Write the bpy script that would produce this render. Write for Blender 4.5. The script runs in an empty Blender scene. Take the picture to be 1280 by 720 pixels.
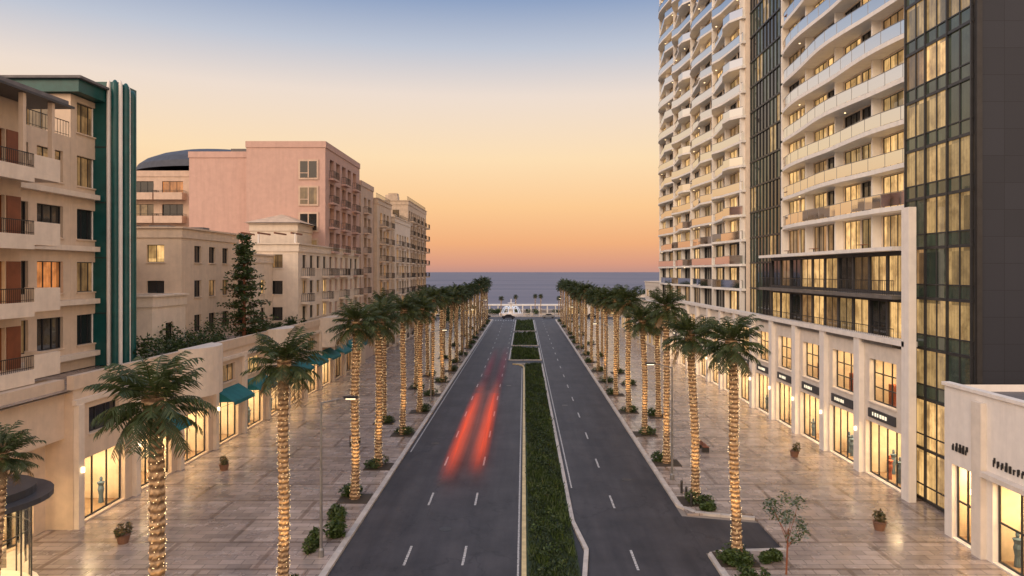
import bpy, math, random
from mathutils import Vector, Quaternion
R = random.Random(7)
S = bpy.context.scene
S.view_settings.view_transform='Standard'
S.view_settings.look='None'
S.view_settings.exposure=0

def lin(r,g,b,k=1.0):
    f=lambda c:(c/255/12.92 if c/255<=0.04045 else ((c/255+0.055)/1.055)**2.4)
    return (f(r)*k,f(g)*k,f(b)*k,1)

# ---------------------------------------------------------------- materials
MATS={}
def newmat(name):
    m=bpy.data.materials.new(name); m.use_nodes=True
    nt=m.node_tree
    for n in list(nt.nodes): nt.nodes.remove(n)
    out=nt.nodes.new('ShaderNodeOutputMaterial')
    MATS[name]=m
    return m,nt,out
def N(nt,t,**kw):
    n=nt.nodes.new(t)
    for k,v in kw.items():
        if k.startswith('_'): setattr(n,k[1:],v)
        else: n.inputs[k.replace('__',' ')].default_value=v
    return n
def mixc(nt,fac,a,b,blend='MIX'):
    n=nt.nodes.new('ShaderNodeMix'); n.data_type='RGBA'; n.blend_type=blend
    for i,v in ((0,fac),(6,a),(7,b)):
        if hasattr(v,'default_value') or hasattr(v,'links'): nt.links.new(v,n.inputs[i])
        else: n.inputs[i].default_value=v
    return n.outputs[2]
def math_(nt,op,a,b=0.0,c=None):
    n=nt.nodes.new('ShaderNodeMath'); n.operation=op
    for i,v in enumerate((a,b) if c is None else (a,b,c)):
        if hasattr(v,'links'): nt.links.new(v,n.inputs[i])
        else: n.inputs[i].default_value=v
    return n.outputs[0]
def ramp(nt,src,stops):
    n=nt.nodes.new('ShaderNodeValToRGB'); e=n.color_ramp.elements
    while len(e)<len(stops): e.new(0.5)
    for i,(p,c) in enumerate(stops):
        e[i].position=p; e[i].color=c if len(c)==4 else (*c,1)
    nt.links.new(src,n.inputs[0]); return n.outputs[0]
def pos(nt,scale=(1,1,1)):
    g=nt.nodes.new('ShaderNodeNewGeometry'); m=nt.nodes.new('ShaderNodeMapping')
    m.inputs['Scale'].default_value=scale
    nt.links.new(g.outputs['Position'],m.inputs[0]); return m.outputs[0]
def noise(nt,vec,scale,detail=4,rough=0.6):
    n=N(nt,'ShaderNodeTexNoise',Scale=scale,Detail=detail,Roughness=rough)
    nt.links.new(vec,n.inputs['Vector']); return n.outputs[0]
def pm(name,col,rough=0.7,var=0.18,scale=1.5,bump=0.1,bscale=20,metal=0,spec=0.4,streak=True):
    m,nt,out=newmat(name)
    p=pos(nt)
    n1=noise(nt,p,scale,4)
    dark=tuple(c*(1-var) for c in col[:3])+(1,); lite=tuple(min(1,c*(1+var)) for c in col[:3])+(1,)
    c=ramp(nt,n1,[(0.3,dark),(0.7,lite)])
    if streak:
        n2=noise(nt,pos(nt,(1.5,1.5,0.12)),1.4,4)
        f=ramp(nt,n2,[(0.45,(0.0,0,0)),(0.78,(0.34,0.34,0.34))])
        c=mixc(nt,f,c,tuple(x*0.68 for x in col[:3])+(1,))
    b=N(nt,'ShaderNodeBsdfPrincipled',Roughness=rough,Metallic=metal)
    b.inputs['Specular IOR Level'].default_value=spec
    nt.links.new(c,b.inputs['Base Color'])
    if bump>0:
        n3=noise(nt,p,bscale,2); bp=N(nt,'ShaderNodeBump',Strength=bump,Distance=0.05)
        nt.links.new(n3,bp.inputs['Height']); nt.links.new(bp.outputs[0],b.inputs['Normal'])
    nt.links.new(b.outputs[0],out.inputs[0]); return m
pm('cream',(0.66,0.51,0.37),var=.08); pm('cream_light',(0.74,0.62,0.49),var=.08); pm('beige',(0.56,0.43,0.31))
pm('white_slab',(0.80,0.76,0.70),var=.05,rough=.5)
pm('pink',(0.57,0.37,0.30),var=0.06); pm('terracotta',(0.36,0.16,0.09)); pm('peach',(0.60,0.44,0.33),var=.1)
pm('white_stone',(0.68,0.60,0.51),var=0.08); pm('white_paint',(0.78,0.72,0.65),var=0.06,rough=0.5)
pm('teal',(0.008,0.08,0.075),rough=0.35,var=0.2); pm('teal_awning',(0.013,0.14,0.145),rough=0.8)
pm('frame_dark',(0.03,0.03,0.032),rough=0.4,streak=False,bump=0); pm('frame_white',(0.6,0.57,0.52),rough=0.4,streak=False,bump=0)
pm('metal_dark',(0.04,0.037,0.035),rough=0.4,metal=0.4,streak=False,bump=0)
pm('metal_grey',(0.25,0.24,0.23),rough=0.4,metal=0.6,streak=False,bump=0)
pm('dark_band',(0.05,0.05,0.054),rough=0.45); pm('roof_grey',(0.15,0.14,0.14)); pm('roof_dome',(0.055,0.06,0.075),rough=0.6)
pm('wood',(0.22,0.07,0.03),rough=0.5); pm('kerb',(0.48,0.43,0.38),var=0.2,rough=0.6); pm('kerb_yellow',(0.58,0.45,0.22),var=0.25,rough=0.6)
pm('soil',(0.05,0.035,0.02),bump=0.5); pm('interior',(0.72,0.60,0.45),streak=False,var=0.2,scale=0.8)
pm('shelf',(0.3,0.2,0.12),streak=False); pm('goods_a',(0.35,0.1,0.05),streak=False); pm('goods_b',(0.1,0.16,0.22),streak=False); pm('goods_c',(0.6,0.55,0.45),streak=False)
pm('pot',(0.20,0.10,0.06),streak=False); pm('car_silver',(0.35,0.35,0.36),rough=0.25,metal=0.5,streak=False,bump=0,var=0.03)
pm('car_dark',(0.03,0.03,0.04),rough=0.2,streak=False,bump=0,var=0.03); pm('rubber',(0.02,0.02,0.02),streak=False)
pm('sand',(0.30,0.24,0.18),var=0.2,streak=False,bump=0.3,bscale=3)

def cladding(name,col,w,h,rough):
    m,nt,out=newmat(name)
    g=nt.nodes.new('ShaderNodeNewGeometry'); s=nt.nodes.new('ShaderNodeSeparateXYZ'); nt.links.new(g.outputs['Position'],s.inputs[0])
    a=math_(nt,'ADD',s.outputs[0],s.outputs[1]); cmb=nt.nodes.new('ShaderNodeCombineXYZ'); nt.links.new(a,cmb.inputs[0]); nt.links.new(s.outputs[2],cmb.inputs[1])
    br=N(nt,'ShaderNodeTexBrick',Scale=1.0); br.offset=0.0
    br.inputs['Brick Width'].default_value=w; br.inputs['Row Height'].default_value=h; br.inputs['Mortar Size'].default_value=0.014
    br.inputs['Color1'].default_value=tuple(c*1.1 for c in col)+(1,); br.inputs['Color2'].default_value=tuple(c*0.9 for c in col)+(1,); br.inputs['Mortar'].default_value=tuple(c*0.45 for c in col)+(1,)
    nt.links.new(cmb.outputs[0],br.inputs['Vector'])
    b=N(nt,'ShaderNodeBsdfPrincipled',Roughness=rough); nt.links.new(br.outputs[0],b.inputs['Base Color']); b.inputs['Specular IOR Level'].default_value=.3
    nt.links.new(b.outputs[0],out.inputs[0])
cladding('cladding_dark',(0.026,0.028,0.036),3.0,1.55,0.45)

def paving(name,base,rough0):
    m,nt,out=newmat(name)
    g=nt.nodes.new('ShaderNodeNewGeometry')
    def brick(bw,rh,c1,c2,mo,ms):
        br=N(nt,'ShaderNodeTexBrick',Scale=1.0); br.inputs['Brick Width'].default_value=bw; br.inputs['Row Height'].default_value=rh
        br.inputs['Mortar Size'].default_value=ms; br.inputs['Color1'].default_value=c1; br.inputs['Color2'].default_value=c2; br.inputs['Mortar'].default_value=mo
        nt.links.new(g.outputs['Position'],br.inputs['Vector']); return br
    k=lambda f:tuple(c*f for c in base)+(1,)
    br=brick(1.2,0.6,k(1.22),k(0.74),k(0.35),0.018)
    big=brick(5.4,3.6,(1,1,1,1),(0.80,0.78,0.78,1),(0.55,0.51,0.49,1),0.14)
    c=mixc(nt,1.0,br.outputs[0],big.outputs[0],'MULTIPLY')
    n1=noise(nt,pos(nt),0.35,6,0.7); st=ramp(nt,n1,[(0.3,(0.62,0.60,0.60)),(0.65,(1.1,1.08,1.07))])
    c=mixc(nt,1.0,c,st,'MULTIPLY')
    b=N(nt,'ShaderNodeBsdfPrincipled'); b.inputs['Specular IOR Level'].default_value=0.65
    nt.links.new(c,b.inputs['Base Color'])
    n2=noise(nt,pos(nt),0.6,5,0.7); r=math_(nt,'MULTIPLY_ADD',n2,0.55,rough0-0.25); nt.links.new(r,b.inputs['Roughness'])
    n3=noise(nt,pos(nt),6,3); hh=math_(nt,'SUBTRACT',math_(nt,'MULTIPLY',n3,0.35),br.outputs[1])
    bp=N(nt,'ShaderNodeBump',Strength=0.22,Distance=0.02); nt.links.new(hh,bp.inputs['Height']); nt.links.new(bp.outputs[0],b.inputs['Normal'])
    nt.links.new(b.outputs[0],out.inputs[0])
paving('paving',(0.40,0.335,0.29),0.20)

m,nt,out=newmat('asphalt')
n1=noise(nt,pos(nt,(1,0.08,1)),1.1,5,0.6); n2=noise(nt,pos(nt),60,2); n0=noise(nt,pos(nt),0.25,5,0.7)
c=ramp(nt,n1,[(0.3,(0.028,0.026,0.029)),(0.7,(0.056,0.051,0.053))])
c=mixc(nt,1.0,c,ramp(nt,n2,[(0.3,(0.75,0.75,0.75)),(0.7,(1.25,1.25,1.25))]),'MULTIPLY')
c=mixc(nt,1.0,c,ramp(nt,n0,[(0.35,(0.65,0.65,0.65)),(0.65,(1.2,1.2,1.2))]),'MULTIPLY')
vo=N(nt,'ShaderNodeTexVoronoi',Scale=0.2,_feature='DISTANCE_TO_EDGE')
nz=N(nt,'ShaderNodeTexNoise',Scale=1.2); nt.links.new(pos(nt),nz.inputs['Vector'])
vv=nt.nodes.new('ShaderNodeVectorMath'); vv.operation='MULTIPLY_ADD'; nt.links.new(nz.outputs['Color'],vv.inputs[0]); vv.inputs[1].default_value=(1.6,1.6,0); nt.links.new(pos(nt,(1,0.5,1)),vv.inputs[2])
nt.links.new(vv.outputs[0],vo.inputs['Vector'])
ck=ramp(nt,vo.outputs['Distance'],[(0.0,(0.45,0.45,0.45)),(0.010,(1,1,1))]); c=mixc(nt,0.8,c,mixc(nt,1.0,c,ck,'MULTIPLY'))
b=N(nt,'ShaderNodeBsdfPrincipled',Roughness=0.58); b.inputs['Specular IOR Level'].default_value=.38; nt.links.new(c,b.inputs['Base Color'])
bp=N(nt,'ShaderNodeBump',Strength=0.25,Distance=0.01); nt.links.new(n2,bp.inputs['Height']); nt.links.new(bp.outputs[0],b.inputs['Normal'])
nt.links.new(b.outputs[0],out.inputs[0])

m,nt,out=newmat('road_paint')
n1=noise(nt,pos(nt),7,5,0.7); c=ramp(nt,n1,[(0.38,(0.16,0.155,0.15)),(0.58,(0.55,0.53,0.5))])
b=N(nt,'ShaderNodeBsdfPrincipled',Roughness=0.6); nt.links.new(c,b.inputs['Base Color']); nt.links.new(b.outputs[0],out.inputs[0])
pm('ground',(0.25,0.21,0.17),var=0.3,scale=0.1,streak=False)
m,nt,out=newmat('sea')
n1=noise(nt,pos(nt,(1,0.35,1)),0.12,6,0.7); n2=noise(nt,pos(nt,(0.3,1,1)),0.006,6,0.65)
c=ramp(nt,n2,[(0.3,lin(74,80,98)),(0.7,lin(114,112,124))])
d=N(nt,'ShaderNodeBsdfPrincipled',Roughness=0.5); d.inputs['Specular IOR Level'].default_value=0.09
nt.links.new(c,d.inputs['Base Color'])
bp=N(nt,'ShaderNodeBump',Strength=0.9,Distance=1.2); nt.links.new(n1,bp.inputs['Height']); nt.links.new(bp.outputs[0],d.inputs['Normal'])
nt.links.new(d.outputs[0],out.inputs[0])

def leaf(name,c0,c1,tr=0.25):
    m,nt,out=newmat(name)
    n1=noise(nt,pos(nt),1.6,2); c=ramp(nt,n1,[(0.3,c0),(0.7,c1)])
    b=N(nt,'ShaderNodeBsdfPrincipled',Roughness=0.5); t=N(nt,'ShaderNodeBsdfTranslucent')
    nt.links.new(c,b.inputs['Base Color']); nt.links.new(c,t.inputs['Color'])
    mx=N(nt,'ShaderNodeMixShader',Fac=tr); nt.links.new(b.outputs[0],mx.inputs[1]); nt.links.new(t.outputs[0],mx.inputs[2]); nt.links.new(mx.outputs[0],out.inputs[0])
leaf('palm_leaf',(0.018,0.036,0.009),(0.072,0.095,0.022)); leaf('palm_dead',(0.14,0.09,0.04),(0.24,0.16,0.07))
leaf('leaf_a',(0.018,0.036,0.008),(0.05,0.08,0.016)); leaf('leaf_b',(0.035,0.065,0.013),(0.08,0.12,0.026)); leaf('leaf_dry',(0.12,0.09,0.04),(0.2,0.14,0.06)); leaf('leaf_grey',(0.10,0.14,0.12),(0.2,0.25,0.2))
m,nt,out=newmat('grass')
c=ramp(nt,noise(nt,pos(nt),3.0,6,0.7),[(0.3,(0.008,0.018,0.005)),(0.7,(0.032,0.052,0.012))]); b=N(nt,'ShaderNodeBsdfPrincipled',Roughness=0.8); nt.links.new(c,b.inputs['Base Color']); nt.links.new(b.outputs[0],out.inputs[0])
m,nt,out=newmat('palm_trunk')
w=N(nt,'ShaderNodeTexWave',Scale=1.3,Distortion=2.5,Detail=3.0); w.bands_direction='Z'; nt.links.new(pos(nt),w.inputs['Vector'])
c=ramp(nt,w.outputs[1],[(0.1,(0.15,0.085,0.04)),(0.8,(0.47,0.31,0.17))])
c=mixc(nt,1.0,c,ramp(nt,noise(nt,pos(nt),9,4),[(0.3,(0.5,0.5,0.5)),(0.7,(1.35,1.35,1.35))]),'MULTIPLY')
b=N(nt,'ShaderNodeBsdfPrincipled',Roughness=0.85); nt.links.new(c,b.inputs['Base Color'])
bp=N(nt,'ShaderNodeBump',Strength=0.8,Distance=0.05); nt.links.new(w.outputs[1],bp.inputs['Height']); nt.links.new(bp.outputs[0],b.inputs['Normal']); nt.links.new(b.outputs[0],out.inputs[0])
def emis(name,col,st,sample=True):
    m,nt,out=newmat(name); e=N(nt,'ShaderNodeEmission',Strength=st); e.inputs[0].default_value=(*col,1); nt.links.new(e.outputs[0],out.inputs[0])
    if not sample: m.cycles.emission_sampling='NONE'
emis('bulb',(1,0.70,0.34),3.2,False); emis('panel',(1,0.72,0.40),40); emis('lamp_glow',(1,0.8,0.5),5,False); emis('sign_glow',(1,0.85,0.6),1.3,False); emis('water_lit',(0.9,0.9,1.0),0.8,False); emis('downlight',(1,0.7,0.36),4,False)
def winmat(name,base,em,st,rough=0.06,lo=.3,cw=1.2,ch=3.25):
    m,nt,out=newmat(name)
    g=nt.nodes.new('ShaderNodeNewGeometry'); s=nt.nodes.new('ShaderNodeSeparateXYZ'); nt.links.new(g.outputs['Position'],s.inputs[0])
    b=N(nt,'ShaderNodeBsdfPrincipled',Roughness=rough); b.inputs['Base Color'].default_value=(*base,1); b.inputs['Specular IOR Level'].default_value=0.9
    bp=N(nt,'ShaderNodeBump',Strength=0.06,Distance=0.1); nt.links.new(noise(nt,pos(nt),0.8,2),bp.inputs['Height']); nt.links.new(bp.outputs[0],b.inputs['Normal'])
    if st>0:
        a=math_(nt,'ADD',s.outputs[0],s.outputs[1])
        fold=math_(nt,'MULTIPLY_ADD',math_(nt,'SINE',math_(nt,'MULTIPLY',a,21.0)),0.10,0.90)
        cv=nt.nodes.new('ShaderNodeCombineXYZ'); nt.links.new(math_(nt,'FLOOR',math_(nt,'DIVIDE',a,cw)),cv.inputs[0]); nt.links.new(math_(nt,'FLOOR',math_(nt,'DIVIDE',s.outputs[2],ch)),cv.inputs[1])
        wn=nt.nodes.new('ShaderNodeTexWhiteNoise'); wn.noise_dimensions='3D'; nt.links.new(cv.outputs[0],wn.inputs['Vector'])
        cell=ramp(nt,wn.outputs[0],[(0.0,(lo,lo*.9,lo*.75)),(0.5,(.8,.75,.68)),(1.0,(1.15,1.05,.95))])
        sm=ramp(nt,noise(nt,pos(nt,(1,1,.8)),1.3,3),[(0.35,(.5,.46,.42)),(0.6,(1,1,1))])
        c=mixc(nt,1.0,(*em,1),cell,'MULTIPLY'); c=mixc(nt,1.0,c,sm,'MULTIPLY')
        st_=math_(nt,'MULTIPLY',fold,st); nt.links.new(c,b.inputs['Emission Color']); nt.links.new(st_,b.inputs['Emission Strength'])
        m.cycles.emission_sampling='NONE'
    nt.links.new(b.outputs[0],out.inputs[0])
winmat('glass_dark',(0.015,0.018,0.02),(0,0,0),0); winmat('glass_dim',(0.03,0.03,0.028),(1,0.58,0.24),0.33)
winmat('glass_lit',(0.06,0.05,0.04),(1,0.64,0.26),1.15,.06,.35); winmat('glass_orange',(0.05,0.03,0.02),(1,0.36,0.10),0.8)
winmat('glass_gold',(0.04,0.05,0.04),(0.92,0.60,0.25),0.6,0.04,.25); winmat('glass_green',(0.012,0.03,0.03),(0.6,0.6,0.35),0.09,0.04)
def thin(name,tint,gl=0.12):
    m,nt,out=newmat(name); t=N(nt,'ShaderNodeBsdfTransparent'); t.inputs[0].default_value=tint
    g=N(nt,'ShaderNodeBsdfGlossy',Roughness=0.05); f=N(nt,'ShaderNodeFresnel',IOR=1.5); mx=nt.nodes.new('ShaderNodeMixShader')
    nt.links.new(math_(nt,'ADD',f.outputs[0],gl),mx.inputs[0]); nt.links.new(t.outputs[0],mx.inputs[1]); nt.links.new(g.outputs[0],mx.inputs[2]); nt.links.new(mx.outputs[0],out.inputs[0])
thin('shop_glass',(0.95,0.95,0.92,1),0.0); thin('rail_glass',(0.70,0.80,0.78,1),0.10)

def trail(name,col,st,y0,y1,x0,x1,amax):
    m,nt,out=newmat(name)
    g=nt.nodes.new('ShaderNodeNewGeometry'); s=nt.nodes.new('ShaderNodeSeparateXYZ'); nt.links.new(g.outputs['Position'],s.inputs[0])
    def mr(src,a,b):
        n=N(nt,'ShaderNodeMapRange'); nt.links.new(src,n.inputs[0]); n.inputs[1].default_value=a; n.inputs[2].default_value=b; n.interpolation_type='SMOOTHSTEP'; return n.outputs[0]
    L=y1-y0; W=(x1-x0)/2
    a=math_(nt,'MULTIPLY',mr(s.outputs[1],y0,y0+L*0.22),mr(s.outputs[1],y1,y1-L*0.6))
    b_=math_(nt,'MULTIPLY',mr(s.outputs[0],x0,x0+W),mr(s.outputs[0],x1,x1-W))
    n1=noise(nt,pos(nt,(4.0,0.05,4)),1.2,3); n1=math_(nt,'MULTIPLY_ADD',n1,1.2,0.2)
    al=math_(nt,'MULTIPLY',math_(nt,'MULTIPLY',a,b_),math_(nt,'MULTIPLY',n1,amax))
    e=N(nt,'ShaderNodeEmission',Strength=st); e.inputs[0].default_value=(*col,1); t=N(nt,'ShaderNodeBsdfTransparent'); mx=nt.nodes.new('ShaderNodeMixShader')
    nt.links.new(al,mx.inputs[0]); nt.links.new(t.outputs[0],mx.inputs[1]); nt.links.new(e.outputs[0],mx.inputs[2]); nt.links.new(mx.outputs[0],out.inputs[0])
    m.cycles.emission_sampling='NONE'

# ---------------------------------------------------------------- mesh builder
class MB:
    def __init__(s): s.v=[]; s.f=[]; s.m=[]; s.mats=[]
    def mi(s,n):
        if n not in s.mats: s.mats.append(n)
        return s.mats.index(n)
    def face(s,pts,mat):
        i=len(s.v); s.v.extend(pts); s.f.append(tuple(range(i,i+len(pts)))); s.m.append(s.mi(mat))
    def box(s,x0,x1,y0,y1,z0,z1,mat):
        i=len(s.v); s.v.extend([(x0,y0,z0),(x1,y0,z0),(x1,y1,z0),(x0,y1,z0),(x0,y0,z1),(x1,y0,z1),(x1,y1,z1),(x0,y1,z1)])
        k=s.mi(mat)
        for f in ((0,3,2,1),(4,5,6,7),(0,1,5,4),(1,2,6,5),(2,3,7,6),(3,0,4,7)): s.f.append(tuple(i+a for a in f)); s.m.append(k)
    def prism(s,pts,z0,z1,mat,side=None):
        n=len(pts); i=len(s.v); s.v.extend([(x,y,z0) for x,y in pts]+[(x,y,z1) for x,y in pts])
        k=s.mi(mat); k2=s.mi(side or mat)
        s.f.append(tuple(i+a for a in range(n))[::-1]); s.m.append(k); s.f.append(tuple(i+n+a for a in range(n))); s.m.append(k)
        for a in range(n):
            b=(a+1)%n; s.f.append((i+a,i+b,i+n+b,i+n+a)); s.m.append(k2)
    def lathe(s,cx,cy,prof,mat,seg=14):
        i=len(s.v); k=s.mi(mat); n=len(prof)
        for r,z in prof:
            for j in range(seg):
                a=2*math.pi*j/seg; s.v.append((cx+r*math.cos(a),cy+r*math.sin(a),z))
        for q in range(n-1):
            for j in range(seg):
                b=(j+1)%seg; s.f.append((i+q*seg+j,i+q*seg+b,i+(q+1)*seg+b,i+(q+1)*seg+j)); s.m.append(k)
        s.f.append(tuple(i+(n-1)*seg+j for j in range(seg))); s.m.append(k)
    def tube(s,p0,p1,r0,r1,mat,seg=6):
        p0=Vector(p0);p1=Vector(p1); d=(p1-p0).normalized(); a=d.orthogonal().normalized(); b=d.cross(a)
        i=len(s.v); k=s.mi(mat)
        for p,r in ((p0,r0),(p1,r1)):
            for j in range(seg):
                t=2*math.pi*j/seg; s.v.append(tuple(p+a*math.cos(t)*r+b*math.sin(t)*r))
        for j in range(seg):
            q=(j+1)%seg; s.f.append((i+j,i+q,i+seg+q,i+seg+j)); s.m.append(k)
        s.f.append(tuple(i+seg+j for j in range(seg))); s.m.append(k)
    def mesh(s,name):
        me=bpy.data.meshes.new(name); me.from_pydata(s.v,[],s.f)
        for n in s.mats: me.materials.append(MATS[n])
        me.polygons.foreach_set('material_index',s.m); me.update(); return me
    def obj(s,name,parent=None,smooth=False):
        if not s.f: return None
        me=s.mesh(name)
        if smooth: me.polygons.foreach_set('use_smooth',[True]*len(me.polygons))
        o=bpy.data.objects.new(name,me); S.collection.objects.link(o)
        if parent: o.parent=parent
        return o
def empty(name):
    o=bpy.data.objects.new(name,None); S.collection.objects.link(o); return o
class B:
    def __init__(s,name): s.name=name; s.p={}
    def __getitem__(s,k):
        if k not in s.p: s.p[k]=MB()
        return s.p[k]
    def done(s):
        e=empty(s.name)
        for k,v in s.p.items(): v.obj(k,e,smooth=(k in('pylon_fins','curved_roof')))
        return e
def PT(o,u,n,a,z,d=0): return (o[0]+u[0]*a+n[0]*d,o[1]+u[1]*a+n[1]*d,z)
def obox(mb,o,u,n,a0,a1,d0,d1,z0,z1,mat):
    p=[PT(o,u,n,a0,0,d0),PT(o,u,n,a1,0,d0),PT(o,u,n,a1,0,d1),PT(o,u,n,a0,0,d1)]
    mb.prism([(q[0],q[1]) for q in p],z0,z1,mat)
def pick(w):
    t=R.random()*sum(x for _,x in w)
    for k,x in w:
        t-=x
        if t<=0: return k
    return w[-1][0]
W_MIX=[('glass_dark',5),('glass_dim',3),('glass_lit',1.5)]
def window(b,o,u,n,a0,a1,z0,z1,d,glass,mull=1,tr=0,frame='frame_dark',wall='cream',sill=True,fw=0.05):
    wl=b['walls']; wn=b['windows']
    wl.face([PT(o,u,n,a0,z0),PT(o,u,n,a1,z0),PT(o,u,n,a1,z0,-d),PT(o,u,n,a0,z0,-d)],wall)
    wl.face([PT(o,u,n,a0,z1),PT(o,u,n,a1,z1),PT(o,u,n,a1,z1,-d),PT(o,u,n,a0,z1,-d)],wall)
    wl.face([PT(o,u,n,a0,z0),PT(o,u,n,a0,z1),PT(o,u,n,a0,z1,-d),PT(o,u,n,a0,z0,-d)],wall)
    wl.face([PT(o,u,n,a1,z0),PT(o,u,n,a1,z1),PT(o,u,n,a1,z1,-d),PT(o,u,n,a1,z0,-d)],wall)
    if glass: wn.face([PT(o,u,n,a0,z0,-d),PT(o,u,n,a1,z0,-d),PT(o,u,n,a1,z1,-d),PT(o,u,n,a0,z1,-d)],glass)
    dd=(-d-0.02,-d+0.06)
    obox(wn,o,u,n,a0+.002,a0+fw,*dd,z0+.002,z1-.002,frame); obox(wn,o,u,n,a1-fw,a1-.002,*dd,z0+.002,z1-.002,frame)
    obox(wn,o,u,n,a0+fw,a1-fw,*dd,z0+.002,z0+fw,frame); obox(wn,o,u,n,a0+fw,a1-fw,*dd,z1-fw,z1-.002,frame)
    for i in range(mull):
        c=a0+(a1-a0)*(i+1)/(mull+1); obox(wn,o,u,n,c-fw*.5,c+fw*.5,-d-.02,-d+0.055,z0+fw,z1-fw,frame)
    for i in range(tr):
        c=z0+(z1-z0)*(i+1)/(tr+1); obox(wn,o,u,n,a0+fw,a1-fw,-d-.02,-d+0.05,c-fw*.5,c+fw*.5,frame)
    if sill: obox(wl,o,u,n,a0-.08,a1+.08,0.003,0.09,z0-.1,z0-.003,wall)
def facade(b,o,u,n,W,z0,z1,rows,cols,wall,w=W_MIX,d=0.25,mull=1,tr=0,frame='frame_dark',sill=True,glass='rnd',fw=0.05):
    wl=b['walls']; q=lambda a0,a1,c0,c1: wl.face([PT(o,u,n,a0,c0),PT(o,u,n,a1,c0),PT(o,u,n,a1,c1),PT(o,u,n,a0,c1)],wall) if a1-a0>1e-4 and c1-c0>1e-4 else None
    z=z0
    for r0,r1 in rows:
        q(0,W,z,r0); a=0
        for a0,a1 in cols:
            q(a,a0,r0,r1); a=a1
            window(b,o,u,n,a0,a1,r0,r1,d,(pick(w) if glass=='rnd' else glass),mull,tr,frame,wall,sill,fw)
        q(a,W,r0,r1); z=r1
    q(0,W,z,z1)
def colsfor(W,pitch,ww,m=0.8):
    n=max(1,int((W-2*m)/pitch)); st=(W-n*pitch)/2
    return [(st+i*pitch+(pitch-ww)/2,st+i*pitch+(pitch+ww)/2) for i in range(n)]
def side(x0,x1,y0,y1,f):
    return {'S':((x0,y0),(1,0),(0,-1),x1-x0),'N':((x1,y1),(-1,0),(0,1),x1-x0),'E':((x1,y0),(0,1),(1,0),y1-y0),'W':((x0,y1),(0,-1),(-1,0),y1-y0)}[f]
def block(b,x0,x1,y0,y1,z0,z1,wall,faces,roof='roof_grey',par=0.7,base=None,cornice=True):
    for f in 'SNEW':
        o,u,n,W=side(x0,x1,y0,y1,f)
        sp=faces.get(f)
        if sp:
            fh=sp.get('fh',3.2); s0=sp.get('z0',z0); rows=[]; zz=s0
            while zz+sp.get('sill',1.0)+sp.get('wh',1.6)<z1-0.3: rows.append((zz+sp.get('sill',1.0),zz+sp.get('sill',1.0)+sp.get('wh',1.6))); zz+=fh
            cols=colsfor(W,sp.get('pitch',3.2),sp.get('ww',1.5),sp.get('m',0.6))
            facade(b,o,u,n,W,z0,z1,rows,cols,wall,sp.get('w',W_MIX),sp.get('d',0.25),sp.get('mull',1),sp.get('tr',0),sp.get('frame','frame_dark'),sp.get('sl',True))
            if sp.get('balc'):
                dp=sp['balc']
                for (r0,r1) in rows:
                    zf=r0-sp.get('sill',1.0)
                    if zf<z0+0.5: continue
                    for i in range(0,len(cols),sp.get('bev',2)):
                        a0=cols[i][0]-.5; a1=cols[min(i+sp.get('bw',0),len(cols)-1)][1]+.5
                        balcony(b,o,u,n,a0,a1,dp,zf,sp.get('bstyle','rail'),wall)
        else: facade(b,o,u,n,W,z0,z1,[],[],wall)
    b['roof'].face([(x0,y0,z1),(x1,y0,z1),(x1,y1,z1),(x0,y1,z1)],roof)
    t=.3
    if par:
        for bx in ((x0-.1,x1+.1,y0-.1,y0+t),(x0-.1,x1+.1,y1-t,y1+.1),(x0-.1,x0+t,y0+t,y1-t),(x1-t,x1+.1,y0+t,y1-t)): b['parapet'].box(*bx,z1-.15,z1+par,wall)
        if cornice:
            for bx in ((x0-.25,x1+.25,y0-.25,y0+t+.05),(x0-.25,x1+.25,y1-t-.05,y1+.25),(x0-.25,x0+t+.05,y0+t+.05,y1-t-.05),(x1-t-.05,x1+.25,y0+t+.05,y1-t-.05)): b['parapet'].box(*bx,z1+par+.002,z1+par+.16,wall)
def rail(mb,pts,z,h=1.0,sp=0.16,mat='metal_dark',r=0.018):
    for (p,q) in zip(pts[:-1],pts[1:]):
        L=math.dist(p,q)
        if L<1e-3: continue
        mb.tube((*p,z+h),(*q,z+h),0.035,0.035,mat,4); mb.tube((*p,z+.12),(*q,z+.12),0.02,0.02,mat,4)
        k=max(1,int(L/sp))
        for i in range(k+1):
            t=i/k; x=p[0]+(q[0]-p[0])*t; y=p[1]+(q[1]-p[1])*t; mb.tube((x,y,z),(x,y,z+h),r,r,mat,3)
def balcony(b,o,u,n,a0,a1,dp,z,style,wall):
    obox(b['balconies'],o,u,n,a0,a1,0.003,dp,z-.25,z,wall)
    P=[PT(o,u,n,a0+.05,0,0.05)[:2],PT(o,u,n,a0+.05,0,dp-.06)[:2],PT(o,u,n,a1-.05,0,dp-.06)[:2],PT(o,u,n,a1-.05,0,0.05)[:2]]
    if style=='rail': rail(b['railings'],P,z,1.0,0.22)
    else:
        mb=b['balconies']
        obox(mb,o,u,n,a0,a1,dp-.14,dp,z+.002,z+.75,wall); obox(mb,o,u,n,a0,a0+.14,0.003,dp-.14,z+.002,z+.75,wall); obox(mb,o,u,n,a1-.14,a1,0.003,dp-.14,z+.002,z+.75,wall)
        rail(b['railings'],P,z+.75,0.3,0.5)
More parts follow.
